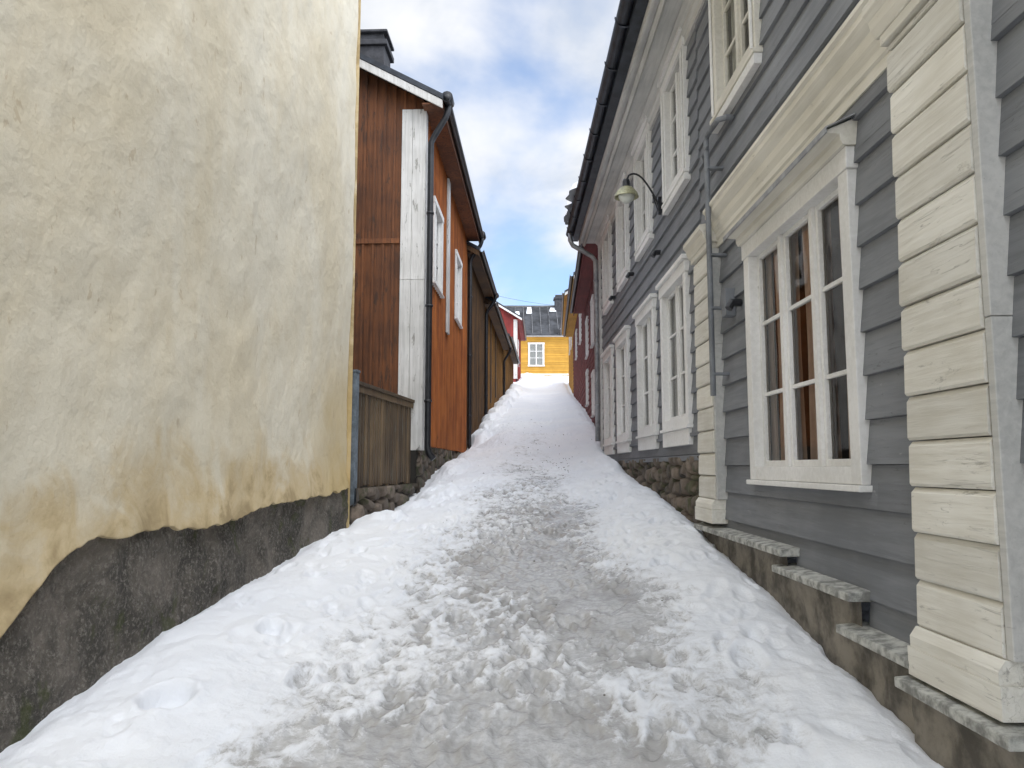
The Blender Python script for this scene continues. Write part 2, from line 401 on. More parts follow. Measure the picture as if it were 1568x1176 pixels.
# the walked-on middle has been polished flat in patches
patch=sstep(.38,.62,.5+.5*fbm(Xg*1.25,Yg*.8,123,3))*icy*np.interp(ys,[0,8,14,20],[1,1,.6,0])[:,None]
loc=loc*(1-.62*patch)+crumb*cmask*(1-.45*patch)
for (x,y,a,b,d) in [(-1.62,3.75,.12,.10,.09),(-1.45,4.75,.10,.07,.08),(1.25,4.2,.13,.08,.035),(-1.5,6.0,.12,.07,.05),(1.2,6.0,.13,.07,.03),(-1.2,5.3,.12,.06,.03),(-1.35,6.9,.12,.06,.04),(-1.1,4.2,.13,.06,.03)]:
    dent(x,y,a,b,random.gauss(0,.4),d,.2)
Zg=Zg+loc*sstep(40,18,Yg)+ .03*fbm(Xg*3,Yg*2,55,3)*sstep(18,40,Yg)
Zg=Zg+.16*np.exp(-((Xg-1.4)/.8)**2-((Yg-59)/1.2)**2)*(.4+1.0*vnoise(Xg*5,Yg*3,8))
amt=np.interp(ys,[0,4,7,10,14,24,75],[1,1,.9,.68,.48,.36,.2])[:,None]
dirt=icy*amt*(.60-loc*9+.35*fbm(Xg*1.6,Yg*1.0,77,4)+.28*patch)
dirt=np.clip(dirt,0,1)
street=grid_mesh('snow_covered_street',Xg,Yg,Zg,snow_m,None,{'dirt':dirt})
gm=MB(1)
for i in range(170):
    y=random.uniform(4,22); xc_=float(np.interp(y,[0,8,15,30],[.0,.2,.35,.85])); x=random.gauss(xc_,.6)
    if random.random()<.35: x=random.gauss(.75,.2); y=random.gauss(13,.8)
    j=int(np.searchsorted(ys,y)); a=T(XL,y); b=T(XR,y); t=(x-a)/(b-a); k=int(np.searchsorted(ts,t))
    if not 0<k<len(ts)-1 or t<.05 or t>.95: continue
    z=Zg[j,k]; r=random.uniform(.002,.006)*(1+y/14)
    an=random.random()*6.28; e=random.uniform(.5,1.6)
    vs=[(x+r*e*math.cos(an+q*1.57),y+r*math.sin(an+q*1.57),z+random.uniform(0,.003)) for q in range(4)]+[(x,y,z+r*.9),(x,y,z-r)]
    gm.add(vs,[(0,1,4),(1,2,4),(2,3,4),(3,0,4),(1,0,5),(2,1,5),(3,2,5),(0,3,5)])
gm.obj('gravel',plain('dark_grit',(.10,.085,.07),.9),None)

gx=np.array([-400,-120,-40,-14,-7,-4,-2.5,0,2.5,4.5,7,14,40,120,400.]); gy=np.concatenate([[-400,-60,-15],np.arange(-6,76,2.),[90,140,400.]])
GX,GY=np.meshgrid(gx,gy); GZ=T(ZC,GY)-.6
ground=grid_mesh('ground',GX,GY,GZ,roof_snow,None)

# ------------------------------------------------------------------ left plaster house
PH=empty('plaster_house')
BL=[(-6,-1.6),(2.6,-1.45),(3.2,-.86),(3.45,-.66),(3.62,-.46),(3.9,-.36),(4.5,-.37),(5.1,-.40),(6.0,-.345),(6.8,-.31),(7.4,-.29),(9,-.26)]
def wallx(y): return -2.38+.0536*y
y=np.concatenate([np.arange(-6,2,.2),np.arange(2,8.96,.025),[8.985,9.0]])
bl=np.interp(y,yy,np.convolve(np.pad(T(BL,yy),2,mode='edge'),np.ones(3)/3,'same')[2:-2])+.035*fbm(y*4,y*0,5,3)+.014*fbm(y*12,y*0,6,3)
q=np.concatenate([[0,.0,.0],np.linspace(0.004,1,200)**1.4])
Yp=y[None,:]+0*q[:,None]; B=bl[None,:]; Zp=B+(7.4-B)*q[:,None]
lip=np.ones(len(q))*0; lip[0]=-.075; lip[1]=-.02; lip[2]=-.004
hg=Zp-B
Xp=wallx(Yp)+.034*fbm(Yp*.9,Zp*.9,9,3)+.014*fbm(Yp*2.6,Zp*2.6,19,3)+lip[:,None]+.05*np.exp(-hg/.25)
Zp[0]+=.015; Zp[2]+=.006
cornr=sstep(8.9,9.0,Yp)*.03; Xp=Xp-cornr
grid_mesh('plaster_wall',Xp,Yp,Zp,plaster,PH,{'hgt':hg})
q=np.linspace(0,1,70); Yp=y[None,:]+0*q[:,None]; B=bl[None,:]+.03; Zp=-2.4+(B+2.4)*q[:,None]
Xp=wallx(Yp)-.0+.06*fbm(Yp*1.6,Zp*1.6,29,4)+.022*fbm(Yp*9,Zp*9,39,3)+.07*(1-q[:,None])
grid_mesh('roughcast_base',Xp,Yp,Zp,rough_m,PH)
m=MB(); m.add([(wallx(9)+.02,9,-2.4),(-8,9,-2.4),(-8,9,7.4),(wallx(9)+.02,9,7.4)],[(0,1,2,3)])
m.add([(-8,-6,-2.4),(-8,9,-2.4),(-8,9,7.4),(-8,-6,7.4)],[(0,1,2,3)]); m.add([(-2.7,-6,-2.4),(-8,-6,-2.4),(-8,-6,7.4),(-2.7,-6,7.4)],[(0,1,2,3)])
m.obj('end_walls',plaster,PH)
m=MB(); m.ext([(-2.15,7.3),(-2.15,7.4),(-5.2,9.2),(-8.4,7.4),(-8.4,7.3),(-5.2,9.1)],-6.2,9.2); m.obj('roof',metal_dark,PH)

def rubble(name,y0,y1,z0,z1,xf,parent,cell=.17,seed=3,depth=.07):
    ny=int((y1-y0)/.02); nz=int((z1-z0)/.02); Y,Z=np.meshgrid(np.linspace(y0,y1,ny),np.linspace(z0,z1,nz))
    u=Y/cell/1.35; v=Z/cell; iu=np.floor(u); iv=np.floor(v)
    d1=np.full(u.shape,9.); d2=np.full(u.shape,9.); idv=np.zeros(u.shape)
    for a in(-1,0,1):
        for b in(-1,0,1):
            cx=iu+a+h2(iu+a,iv+b,seed); cy=iv+b+h2(iu+a,iv+b,seed+5); d=np.hypot(u-cx,v-cy)
            cl=d<d1; d2=np.where(cl,d1,np.minimum(d2,d)); idv=np.where(cl,h2(iu+a,iv+b,seed+9),idv); d1=np.where(cl,d,d1)
    e=sstep(0,.35,d2-d1)
    X=xf(Y)+depth*e*(.7+.5*idv)+.015*fbm(Y*8,Z*8,seed)
    return X,Y,Z,idv,e
def rubble_obj(name,y0,y1,z0,z1,wx,sgn,parent,**k):
    X,Y,Z,idv,e=rubble(name,y0,y1,z0,z1,lambda Y:0*Y,parent,**k)
    return grid_mesh(name,wx(Y)+sgn*X,Y,Z,rubble_m,parent,{'rnd':idv,'hgt':e})

# ------------------------------------------------------------------ grey wooden house (right)
G=empty('grey_wooden_house',(1.8,0,0)); s=-1
W1=(3.86,5.66,-.09,1.66)
low=[(7.58,8.92,.42,2.08),(9.35,10.68,.42,2.08),(11.5,12.8,.42,2.08),(13.35,14.6,.42,2.08)]
upp=[(3.0,4.1,2.98,4.42),(5.22,6.38,2.98,4.42),(7.45,8.55,2.98,4.42),(9.45,10.55,2.98,4.42),(11.35,12.45,2.98,4.42),(13.35,14.4,2.98,4.42)]
skirt=[(4.9,7.06,-3,-.50),(3.95,4.9,-3,-.61),(3.36,3.95,-3,-.79),(-6,3.36,-3,-.90)]
m=MB(s); laps(m,-6,7.06,-1.10,2.0,.222,[hole(W1)]+skirt,joint=4.3); m.obj('lower_clapboards',grey_paint,G)
m=MB(s); laps(m,-6,7.06,2.0,4.5,.2,[hole(u) for u in upp],joint=4.1); m.obj('upper_clapboards',grey_paint,G)
m=MB(s); laps(m,7.06,15.15,.12,4.5,.2,[hole(u) for u in upp+low],joint=3.9); m.obj('far_clapboards',grey_paint,G)
m=MB(s)
m.box(-.02,.07,7.06,15.1,.06,.115); m.box(-.02,.045,7.06,15.1,.30,.335)
m.obj('water_board',grey_dark,G,.004)
window(G,s,*W1,cols=3,rows=3,cw=.115,curt='b',name='front_window')
for i,wn in enumerate(low):
    window(G,s,*wn,cols=2,rows=3,cw=.12,curt='w',name='ground_floor_window_%d'%i)
for i,wn in enumerate(upp):
    window(G,s,*wn,cols=2,rows=3,cw=.13,curt='w',name='upper_window_%d'%i,trim=cream_v if i<2 else white_trim)
t=MB(s)
for wn in upp:
    t.box(-.02,.10,wn[0]-.05,wn[1]+.05,wn[3]+.002,wn[3]+.055); t.box(-.02,.075,wn[0]-.01,wn[1]+.01,wn[2]-.115,wn[2]-.037)
    t.box(.063,.082,wn[0]+.03,wn[0]+.055,wn[2]+.02,wn[3]-.15); t.box(.063,.082,wn[1]-.055,wn[1]-.03,wn[2]+.02,wn[3]-.15)
for wn in low:
    t.box(-.02,.10,wn[0]-.04,wn[1]+.04,wn[3]+.002,wn[3]+.05); t.box(-.02,.06,wn[0]+.02,wn[1]-.02,wn[2]-.2,wn[2]-.037)
t.obj('window_mouldings',white_trim,G,.004)
t=MB(s); t.ext([(0.02,1.815),(.02,1.823),(.185,1.745),(.185,1.712),(.179,1.712),(.179,1.741)],3.80,5.74); t.obj('window_hood_metal',metal_grey,G)
t=MB(s); t.ext([(.0,1.662),(.085,1.662),(.10,1.69),(.10,1.72),(.165,1.725),(.165,1.742),(0,1.812)],3.83,5.70)
t.obj('window_hood_moulding',cream_v,G,.003)
prof=[(0,1.88),(.03,1.88),(.03,1.94),(.045,1.95),(.045,1.99),(.07,2.03),(.078,2.08),(.11,2.11),(.125,2.13),(.125,2.165),(.145,2.18),(.145,2.205),(0,2.28)]
t=MB(s); t.ext(prof,3.36,6.48); t.ext(prof,-6,2.66); t.obj('belt_cornice',cream_v,G)
def pilaster(y0,y1,z0,z1,nm,pitch=.195):
    t=MB(s); z=z0+.20
    t.box(-.01,.14,y0-.03,y1+.03,z0,z0+.115); t.ext([(0,z0+.116),(.135,z0+.116),(.135,z0+.16),(.108,z0+.198),(0,z0+.198)],y0-.015,y1+.015)
    while z<z1-.02:
        b=min(z+pitch+random.uniform(-.006,.006),z1); yo=random.uniform(-.004,.004); k=random.uniform(-.003,.003)
        t.ext([(0,z),(.100+k,z+.001),(.108+k,z+.012),(.103+k,b-.026),(.086,b-.004),(0,b-.004)],y0+yo,y1+yo)
        z=b
    t.obj(nm+'_rusticated_boards',cream,G,.004)
    c=MB(s); c.box(-.01,.125,y0-.02,y1+.02,z1,z1+.05); c.ext([(0,z1+.05),(.13,z1+.05),(.15,z1+.09),(.16,z1+.13),(.185,z1+.16),(.185,z1+.20),(0,z1+.23)],y0-.05,y1+.05)
    c.obj(nm+'_capital',cream_v,G,.004)
    e=MB(s); zz=z0+.2
    while zz<z1-.1:
        zn=min(zz+random.uniform(.9,1.4),z1-.005); e.box(-.01,.094+random.uniform(0,.004),y0-.045,y0-.005,zz,zn-.003); zz=zn
    e.obj(nm+'_edge_board',grey_trim,G,.004)
pilaster(2.74,3.30,-.86,1.90,'near_pilaster'); pilaster(6.50,7.04,-.47,1.88,'far_pilaster')
t=MB(s)
for a,b,z in [(4.86,7.12,-.555),(3.90,5.02,-.665),(3.32,4.06,-.845),(2.62,3.38,-.925)]:
    d=.18 if a<3 else .14
    t.ext([(-.02,z),(d,z),(d,z+.042),(-.02,z+.058)],a,b)
t.box(-.02,.13,-6,2.618,-.96,-.91)
t.obj('stone_ledges',ledge_m,G,.006)
Y,Z=np.meshgrid(np.linspace(-6,7.08,600),np.linspace(0,1,40)); top=np.where(Y>4.9,-.556,np.where(Y>3.95,-.666,np.where(Y>3.36,-.846,-.926)))
Zz=-2.6+(top+2.6)*Z; X=-(.06+.03*fbm(Y*3,Zz*3,4,4)+.010*fbm(Y*14,Zz*14,6,3))-np.where((Y<3.36),.05,0)
grid_mesh('rendered_foundation',X,Y,Zz,concrete,G)
rubble_obj('rubble_foundation',7.08,15.1,-1.2,.10,lambda Y:0*Y-.0,-1,G,cell=.15,seed=4,depth=.09)
t=MB(s); t.box(-.05,.06,15.02,15.2,.0,4.5); t.obj('corner_board',grey_trim,G,.005)
t=MB(s); t.box(-6.5,-.06,15.05,15.15,-2,4.6); t.box(-6.5,-.03,-6,-5.9,-3,4.6); t.box(-6.6,-6.5,-6,15.15,-3,4.6)
t.obj('rear_walls',grey_paint,G)
t=MB(s)
t.ext([(0,4.28),(.04,4.28),(.04,4.36),(.07,4.39),(.07,4.44),(.13,4.50),(.13,4.53),(0,4.53)],-6,15.15)
t.ext([(0,4.531),(.40,4.531),(.40,4.62),(.0,4.62)],-6,15.3)
t.ext([(.402,4.50),(.44,4.50),(.44,4.66),(.402,4.66)],-6,15.3)
t.ext([(.30,4.49),(.33,4.46),(.36,4.49),(.36,4.529),(.30,4.529)],-6,15.3)
t.obj('eaves_mouldings',grey_trim,G)
t=MB(s); t.ext([(.442,4.60),(.56,4.60),(.56,4.72),(.30,4.86),(-3.2,6.9),(-6.9,4.7),(-6.9,4.6),(-3.2,6.75),(.25,4.75),(.442,4.66)],-6.1,15.4); t.obj('roof',metal_dark,G)
t=MB(s); gutter(t,.625,4.73,-6.1,15.3,.075)
for k in range(24): t.ext([(.545,4.74),(.545,4.655),(.60,4.645),(.66,4.65),(.70,4.70),(.71,4.75),(.705,4.75),(.695,4.70),(.655,4.648),(.60,4.640),(.54,4.645),(.54,4.74)],-5.8+k*.9,-5.77+k*.9)
t.obj('gutter',metal_dark,G)
ys2=np.linspace(-6,15.3,900); o2=np.linspace(0,1,50); Y,O=np.meshgrid(ys2,o2)
sl_=sstep(11.0,13.2,Y)*sstep(15.0,14.6,Y)
oo=-2.5+O*(2.98+.08*vnoise(Y*2.3,Y*0,3)+sl_*(.20+.14*vnoise(Y*5,Y*0,3)))
base=np.where(oo<.56,4.86+.585*(.30-oo),4.71+.0*oo)
th=(.10+.04*fbm(Y*1.4,O*3,13,3)+sl_*.16*sstep(.75,.97,O)*(.4+1.1*vnoise(Y*6,O*14,5)))*np.sqrt(np.clip((1-O)*9,0,1))*sstep(15.35,15.1,Y)
grid_mesh('roof_snow',-oo,Y,np.where(O>.999,4.80-.08*sl_,np.maximum(base,4.80-.04*sl_)+th),roof_snow,G)
t=MB(1)
t.tube([(-.63,15.05,4.70),(-.63,15.05,4.52),(-.58,15.06,4.42),(-.20,15.12,4.22),(-.12,15.13,4.12),(-.115,15.13,3.8),(-.115,15.13,.5)],.048)
for z in (1.2,2.4,3.7): t.tube([(-.115,15.13,z),(-.115,15.13,z+.03)],.056)
t.obj('drainpipe',metal_grey,G,smooth=True)
t=MB(1)
t.tube([(-.15,6.28,.58),(-.15,6.28,2.74),(-.15,6.24,2.79),(-.14,6.18,2.80),(-.13,5.98,2.80),(-.07,5.93,2.80),(-.02,5.93,2.8)],.024,10)
t.tube([(-.12,6.43,1.35),(-.12,6.43,2.60),(-.16,6.38,2.66),(-.16,6.2,2.68)],.012,6)
for z in (.75,1.3,1.75,2.5): t.box(-.155,-.0,6.25,6.31,z,z+.02)
t.box(-.10,-.02,6.02,6.14,1.20,1.42)
t.obj('electric_conduit',conduit_m,G,.003)
t=MB(1)
for (y0_,z0_) in ((5.88,1.27),(8.98,2.55),(11.0,2.8),(13.0,2.9)):
    t.tube([(-.02,y0_,z0_),(-.09,y0_,z0_),(-.12,y0_-.01,z0_-.05)],[.03,.034,.03],10)
t.obj('wall_fittings',metal_black,G)

# ------------------------------------------------------------------ street lamp
L=empty('street_lamp',(1.8,8.90,3.10)); t=MB(1)
pts=[(-.05,0,0),(-.09,0,.10)]
for i in range(11):
    a=i/10; pts.append((-.09-.31*a,0.02*a,.10+.30*math.sin(a*math.pi*.62)))
pts.append((-.425,.02,.32)); pts.append((-.43,.02,.27))
t.tube(pts,.012,8); t.box(-.06,-.02,-.035,.035,-.10,.10); t.tube([(-.05,0,-.09),(-.12,0,.13)],.008,6)
t.obj('bracket_arm',metal_black,L,smooth=False)
def lathe(name,prof,mat,parent,cx=0,cy=0,n=32):
    b=MB(1); vs=[];fs=[]
    for r,z in prof:
        for k in range(n): vs.append((cx+r*math.cos(2*math.pi*k/n),cy+r*math.sin(2*math.pi*k/n),z))
    for i in range(len(prof)-1):
        for k in range(n): fs.append((i*n+k,i*n+(k+1)%n,(i+1)*n+(k+1)%n,(i+1)*n+k))
    b.add(vs,fs); return b.obj(name,mat,parent,smooth=True)
lathe('lamp_cap',[(.001,.33),(.035,.33),(.045,.30),(.045,.25),(.06,.22)],metal_black,L,-.43,.02)
lathe('lamp_shade',[(.055,.235),(.075,.225),(.110,.19),(.135,.15),(.143,.115),(.148,.11),(.140,.108),(.13,.145),(.095,.185),(.05,.215)],lampm,L,-.43,.02)
lathe('lamp_bowl',[(.10,.14),(.095,.10),(.07,.065),(.035,.045),(.001,.04)],plain('lamp_glass',(.55,.56,.50),.15),L,-.43,.02)

# ------------------------------------------------------------------ generic row houses
def row_house(name,sx,org,slope,Ln,base,eave,wall,style='v',wins=[],ov=.34,depth=6,rs=.53,gable=None,corner=None,roofm=None,trim=None,w=.15,fdn=True,cols=2,wrows=3,barge=None):
    E=empty(name,(org[0],org[1],0),slope)
    roofm=roofm or metal_dark; gable=gable or wall
    hs=[hole(x) for x in wins]
    top=eave-.04
    m=MB(sx)
    if style=='v': vboards(m,0,Ln,base,top,w,hs)
    else: laps(m,0,Ln,base,top,w,hs)
    m.obj('street_wall',wall,E)
    for i,x in enumerate(wins): window(E,sx,*x,cols=cols,rows=wrows,cw=.11,curt='w',trim=trim or white_trim,name='window_%d'%i)
    m=MB(sx); hd=depth/2; ridge=eave+rs*(hd+ov); bw=.16
    x=-.001
    while x>-depth:
        x2=max(x-bw,-depth); zt=lambda q: eave+rs*(ov-q) if q>-hd else eave+rs*(ov+2*hd+q)
        d=random.uniform(0,.009); rr=random.random()
        a=base+random.uniform(-.03,0)
        m.add([(x-.002,-.02-d,a),(x2+.002,-.02-d,a),(x2+.002,-.02-d,zt(x2)-.05),(x-.002,-.02-d,zt(x)-.05),
               (x-.002,.0,a),(x2+.002,.0,a),(x2+.002,.0,zt(x2)-.05),(x-.002,.0,zt(x)-.05)],[(0,1,2,3),(0,4,5,1),(1,5,6,2),(2,6,7,3),(3,7,4,0)],rr)
        if style=='v': m.add([(x2-.02,-.045,a),(x2+.02,-.045,a),(x2+.02,-.045,zt(x2)-.05),(x2-.02,-.045,zt(x2)-.05),
               (x2-.02,-.02,a),(x2+.02,-.02,a),(x2+.02,-.02,zt(x2)-.05),(x2-.02,-.02,zt(x2)-.05)],[(0,1,2,3),(0,4,7,3),(1,5,6,2)],rr)
        x=x2
    m.obj('gable_boards',gable,E)
    m=MB(sx); pr=[(-.05,base-2.5),(-.05,eave),(-hd,ridge-.1),(-depth,eave),(-depth,base-2.5)]
    m.ext(pr,0.002,.05); m.ext(pr,Ln-.05,Ln); m.box(-depth-.05,-depth,0,Ln,base-2.5,eave); m.obj('end_walls',gable,E)
    m=MB(sx); th=.09
    m.ext([(ov,eave),(ov,eave+th),(-hd,ridge+th),(-depth-ov,eave+th),(-depth-ov,eave),(-hd,ridge)],-.34,Ln+.12); m.obj('roof',roofm,E)
    m=MB(sx)
    yq=-.2
    while yq<Ln:
        m.add([(ov,yq,eave+th),(ov,yq+.02,eave+th),(-hd,yq+.02,ridge+th),(-hd,yq,ridge+th),(ov,yq,eave+th+.03),(ov,yq+.02,eave+th+.03),(-hd,yq+.02,ridge+th+.03),(-hd,yq,ridge+th+.03)],[(4,5,6,7),(0,1,5,4),(1,2,6,5),(3,0,4,7)]); yq+=.6
    m.obj('roof_seams',roofm,E)
    m=MB(sx)
    m.ext([(ov-.01,eave-.14),(ov-.01,eave-.005),(-hd,ridge-.005),(-hd,ridge-.14)],-.33,-.30)
    m.ext([(-hd,ridge-.14),(-hd,ridge-.005),(-depth-ov,eave-.005),(-depth-ov,eave-.14)],-.33,-.30)
    m.obj('barge_board',barge or trim or white_board,E,.004)
    m=MB(sx); m.ext([(0,eave-.06),(ov-.03,eave-.06),(ov-.03,eave-.035),(0,eave-.035)],-.3,Ln+.1); m.ext([(ov-.028,eave-.13),(ov-.005,eave-.13),(ov-.005,eave-.004),(ov-.028,eave-.004)],-.3,Ln+.1)
    m.obj('soffit',gable,E)
    m=MB(sx); gutter(m,ov+.055,eave+.01,-.36,Ln+.14,.06); m.obj('gutter',metal_black,E)
    if corner:
        m=MB(sx); zs=[base-.1,base+2.6,eave-.02] if eave-base>4.5 else [base-.1,eave-.02]
        for a,b in zip(zs[:-1],zs[1:]):
            m.box(-corner,-corner*.52,-.06,-.022,a,b-.004); m.box(-corner*.51,.035,-.064,-.022,a,b-.004)
        m.box(.004,.038,-.0215,.12,base-.1,eave-.06); m.obj('corner_board',white_board,E,.006)
    if fdn:
        X,Y,Z,idv,e=rubble('f',-.1,Ln,base-1.6,base-.02,lambda Y:0*Y,E,cell=.2,seed=int(abs(org[1])*3))
        grid_mesh('foundation',sx*(X-.06),Y,Z,rubble_m,E,{'rnd':idv,'hgt':e})
        m=MB(sx); m.box(-depth,-.04,-.05,0,base-1.6,base); m.obj('foundation_end',rubble_m,E)
    return E
H1=row_house('orange_timber_house',1,(-1.42,12.0),.037,7.1,.355,5.80,orange,'v',
   [(.85,2.05,3.15,4.65),(4.3,5.5,3.2,4.70)],gable=brownred,corner=.36,w=.17)
m=MB(1); m.box(.03,.07,2.75,3.05,2.6,5.7); m.obj('white_pilaster_board',white_board,H1,.004)
m=MB(1); m.box(-2.6,-.38,-.056,-.046,3.55,3.63); m.obj('board_joint',brownred,H1)
m=MB(1)
def dpipe(m,y,ov,ez,z0,off=.09):
    m.tube([(ov+.055,y,ez+.02),(ov+.055,y,ez-.12),(ov+.02,y+.01,ez-.22),(off+.06,y+.05,ez-.50),(off,y+.06,ez-.62),(off,y+.06,ez-.9),(off,y+.06,z0+.2),(off+.03,y+.06,z0+.1),(off+.10,y+.05,z0+.02)],.05,10)
    for z in (z0+.9,z0+2.4,z0+3.9): 
        if z<ez-.8: m.tube([(off,y+.06,z),(off,y+.06,z+.035)],.062,10)
dpipe(m,-.16,.34,5.80,.10,.12); m.tube([(.395,-.30,5.86),(.395,-.05,5.86)],.095,12); m.tube([(.395,7.0,5.86),(.395,7.25,5.86)],.095,12)
dpipe(m,7.02,.34,5.80,.35,.10)
m.obj('drainpipe',metal_black,H1,smooth=True)
m=MB(1); m.box(-1.60,-1.05,1.7,2.3,6.4,7.9); m.box(-1.66,-.99,1.64,2.36,7.9,8.0); m.box(-1.58,-1.07,1.72,2.28,8.0,8.15); m.box(-1.66,-.99,1.64,2.36,8.15,8.2); m.obj('chimney',brick_m,H1,.01)

H2=row_house('brown_timber_house',1,(-1.13,19.25),.05,4.9,.75,5.42,brown2,'v',[],ov=.33,gable=brown2,w=.16,barge=brown2)
m=MB(1); dpipe(m,4.6,.33,5.42,1.3); m.tube([(.385,4.9,5.46),(.385,5.08,5.46)],.08,8); m.obj('drainpipe',metal_black,H2,smooth=True)
H3=row_house('ochre_timber_house',1,(-.88,24.3),.05,9.3,1.55,5.2,ochre_d,'v',[],ov=.32,gable=brown2,w=.16,barge=brown2)
m=MB(1); m.box(.02,.05,.3,.42,2.2,5.1); m.box(.02,.05,2.2,2.3,2.2,5.1); m.box(.02,.05,4.6,4.7,2.6,5.1); dpipe(m,8.9,.32,5.2,2.9); m.obj('posts_and_pipe',metal_black,H3)
H4=row_house('ochre_outbuilding',1,(-.38,33.9),.05,8.5,3.0,5.75,ochre_d,'v',[],ov=.3,gable=brown2,w=.18,fdn=False,barge=brown2,depth=3.2,rs=.35)
H5=row_house('red_timber_house',1,(.30,48),.04,8,5.6,9.3,red_b,'v',[(1.2,2.4,6.6,8.2)],ov=.35,gable=red_b,corner=.2,w=.18,depth=5.6,rs=.62,trim=white_trim,fdn=False)
R2=row_house('dark_red_timber_house',-1,(1.9,15.3),.047,8.9,.6,4.95,red_m,'h',[(3.6,4.5,3.1,4.3),(6.4,7.3,3.2,4.3),(3.6,4.5,1.3,2.4),(6.6,7.4,1.8,2.8)],ov=.36,gable=red_m,w=.18,cols=2,wrows=2,barge=red_m)
R3=row_house('red_timber_cottage',-1,(2.34,24.4),.047,11,1.9,6.1,red_m,'h',[(2,3,4.4,5.5),(6,7,4.4,5.5)],ov=.36,gable=yellow_m,w=.18,fdn=False)
R4=row_house('yellow_timber_cottage',-1,(2.9,36),.055,11,3.6,8.2,yellow_m,'h',[(2,3,6,7.4),(6,7,6.3,7.6)],ov=.4,gable=yellow_m,w=.18,fdn=False)
for E,(o_,y_,z0_,z1_) in ((R2,(1.2,6.5,5.2,6.9)),(R3,(1.4,3.0,6.4,8.3)),(R4,(1.0,4,8.6,10.6))):
    m=MB(1); m.box(o_,o_+.55,y_,y_+.6,z0_,z1_); m.box(o_-.05,o_+.6,y_-.05,y_+.65,z1_,z1_+.1); m.obj('chimney',brick_m,E,.01)
# ------------------------------------------------------------------ yellow house closing the street
YH=empty('yellow_wooden_house',(0,66,0)); 
m=MB(1)
def lapx(m,x0,x1,z0,z1,p,holes):
    z=z0
    while z<z1-.01:
        t=min(z+p,z1); c=(z+t)/2; rr=random.random()
        for a,b in intervals(x0,x1,[(H[0],H[1]) for H in holes if H[2]<c<H[3]]):
            m.extx([(0,z),(-.05,z),(-.01,t-.005),(0,t)],a,b,rr)
        z+=p
lapx(m,-6,9,6.8,11.35,.2,[(1.45,2.75,8.75,10.65),(5.2,6.5,8.75,10.65),(-2.5,-1.2,8.75,10.65)]); m.obj('front_clapboards',yellow_m,YH)
m=MB(1); gl=MB(1); dk=MB(1)
for x0 in (1.4,5.15,-2.55):
    x1=x0+1.4; a,b=8.68,10.7
    m.box(x0,x0+.16,-.09,.0,a,b); m.box(x1-.16,x1,-.09,.0,a,b); m.box(x0-.03,x1+.03,-.10,0,b-.14,b+.02); m.box(x0-.03,x1+.03,-.11,0,a-.05,a+.09)
    m.box((x0+x1)/2-.05,(x0+x1)/2+.05,-.07,0,a+.09,b-.14)
    for k in (1,2):
        zz_=a+.1+(b-a-.24)*k/3; m.box(x0+.16,x1-.16,-.05,-.01,zz_-.025,zz_+.025)
    gl.add([(x0+.1,-.02,a),(x1-.1,-.02,a),(x1-.1,-.02,b),(x0+.1,-.02,b)],[(0,1,2,3)])
    dk.box(x0+.1,x1-.1,.06,.09,a,b)
m.box(-6.1,9.1,-.12,.0,11.22,11.42); m.box(-6,9,-.08,0,7.9,8.0)
m.obj('trim',white_trim,YH,.004); gl.obj('glass',glass,YH,recalc=False); dk.obj('curtains',curtain_w,YH)
m=MB(1); m.box(-6,9,.2,7,6,11.4); m.obj('body',yellow_m,YH)
m=MB(1); m.extx([(-.45,11.28),(-.45,11.38),(3.5,14.6),(7.5,11.38),(7.5,11.28),(3.5,14.5)],-6.5,9.5)
m.obj('metal_roof',plain('weathered_roof_metal',(.045,.047,.052),.95,0,.5,.9,.1),YH)
m=MB(1); x=-6.5
while x<9.5:
    w_=.07
    m.add([(x,-.45,11.39),(x+w_,-.45,11.39),(x+w_,3.5,14.61),(x,3.5,14.61),(x,-.45,11.47),(x+w_,-.45,11.47),(x+w_,3.5,14.69),(x,3.5,14.69)],[(4,5,6,7),(0,3,7,4),(1,2,6,5),(0,1,5,4)]); x+=.75
m.box(-6.5,9.5,3.40,3.60,14.55,14.72)
m.obj('roof_seams',plain('roof_seam_metal',(.12,.12,.125),.8,.1,.3,3),YH)
m=MB(1)
for (x,u,w_,l) in ((1.3,.72,.5,.25),(3.4,.80,.6,.15),(4.2,.15,.8,.10),(.2,.6,.5,.2)):
    ya=-.45+3.95*u; za=11.40+3.22*u; yb=ya+3.95*l; zb=za+3.22*l
    m.add([(x,ya,za+.03),(x+w_,ya,za+.03),(x+w_*.9,yb,zb+.03),(x+.1,yb,zb+.03),(x,ya,za+.1),(x+w_,ya,za+.12),(x+w_*.9,yb,zb+.05),(x+.1,yb,zb+.05)],[(4,5,6,7),(0,1,5,4),(1,2,6,5),(2,3,7,6),(3,0,4,7)])
m.obj('roof_snow_patches',roof_snow,YH,.02)
m=MB(1); m.box(3.9,4.8,2.8,3.7,13.4,15.2); m.box(3.8,4.9,2.7,3.8,15.2,15.35); m.box(3.95,4.75,2.85,3.65,15.35,15.6); m.obj('chimney',brick_m,YH,.01)
m=MB(1); m.box(3.6,4.5,-.5,-.44,11.5,11.8); m.tube([(3.2,.9,12.6),(3.2,.9,13.3)],.05); m.obj('roof_fittings',metal_black,YH)

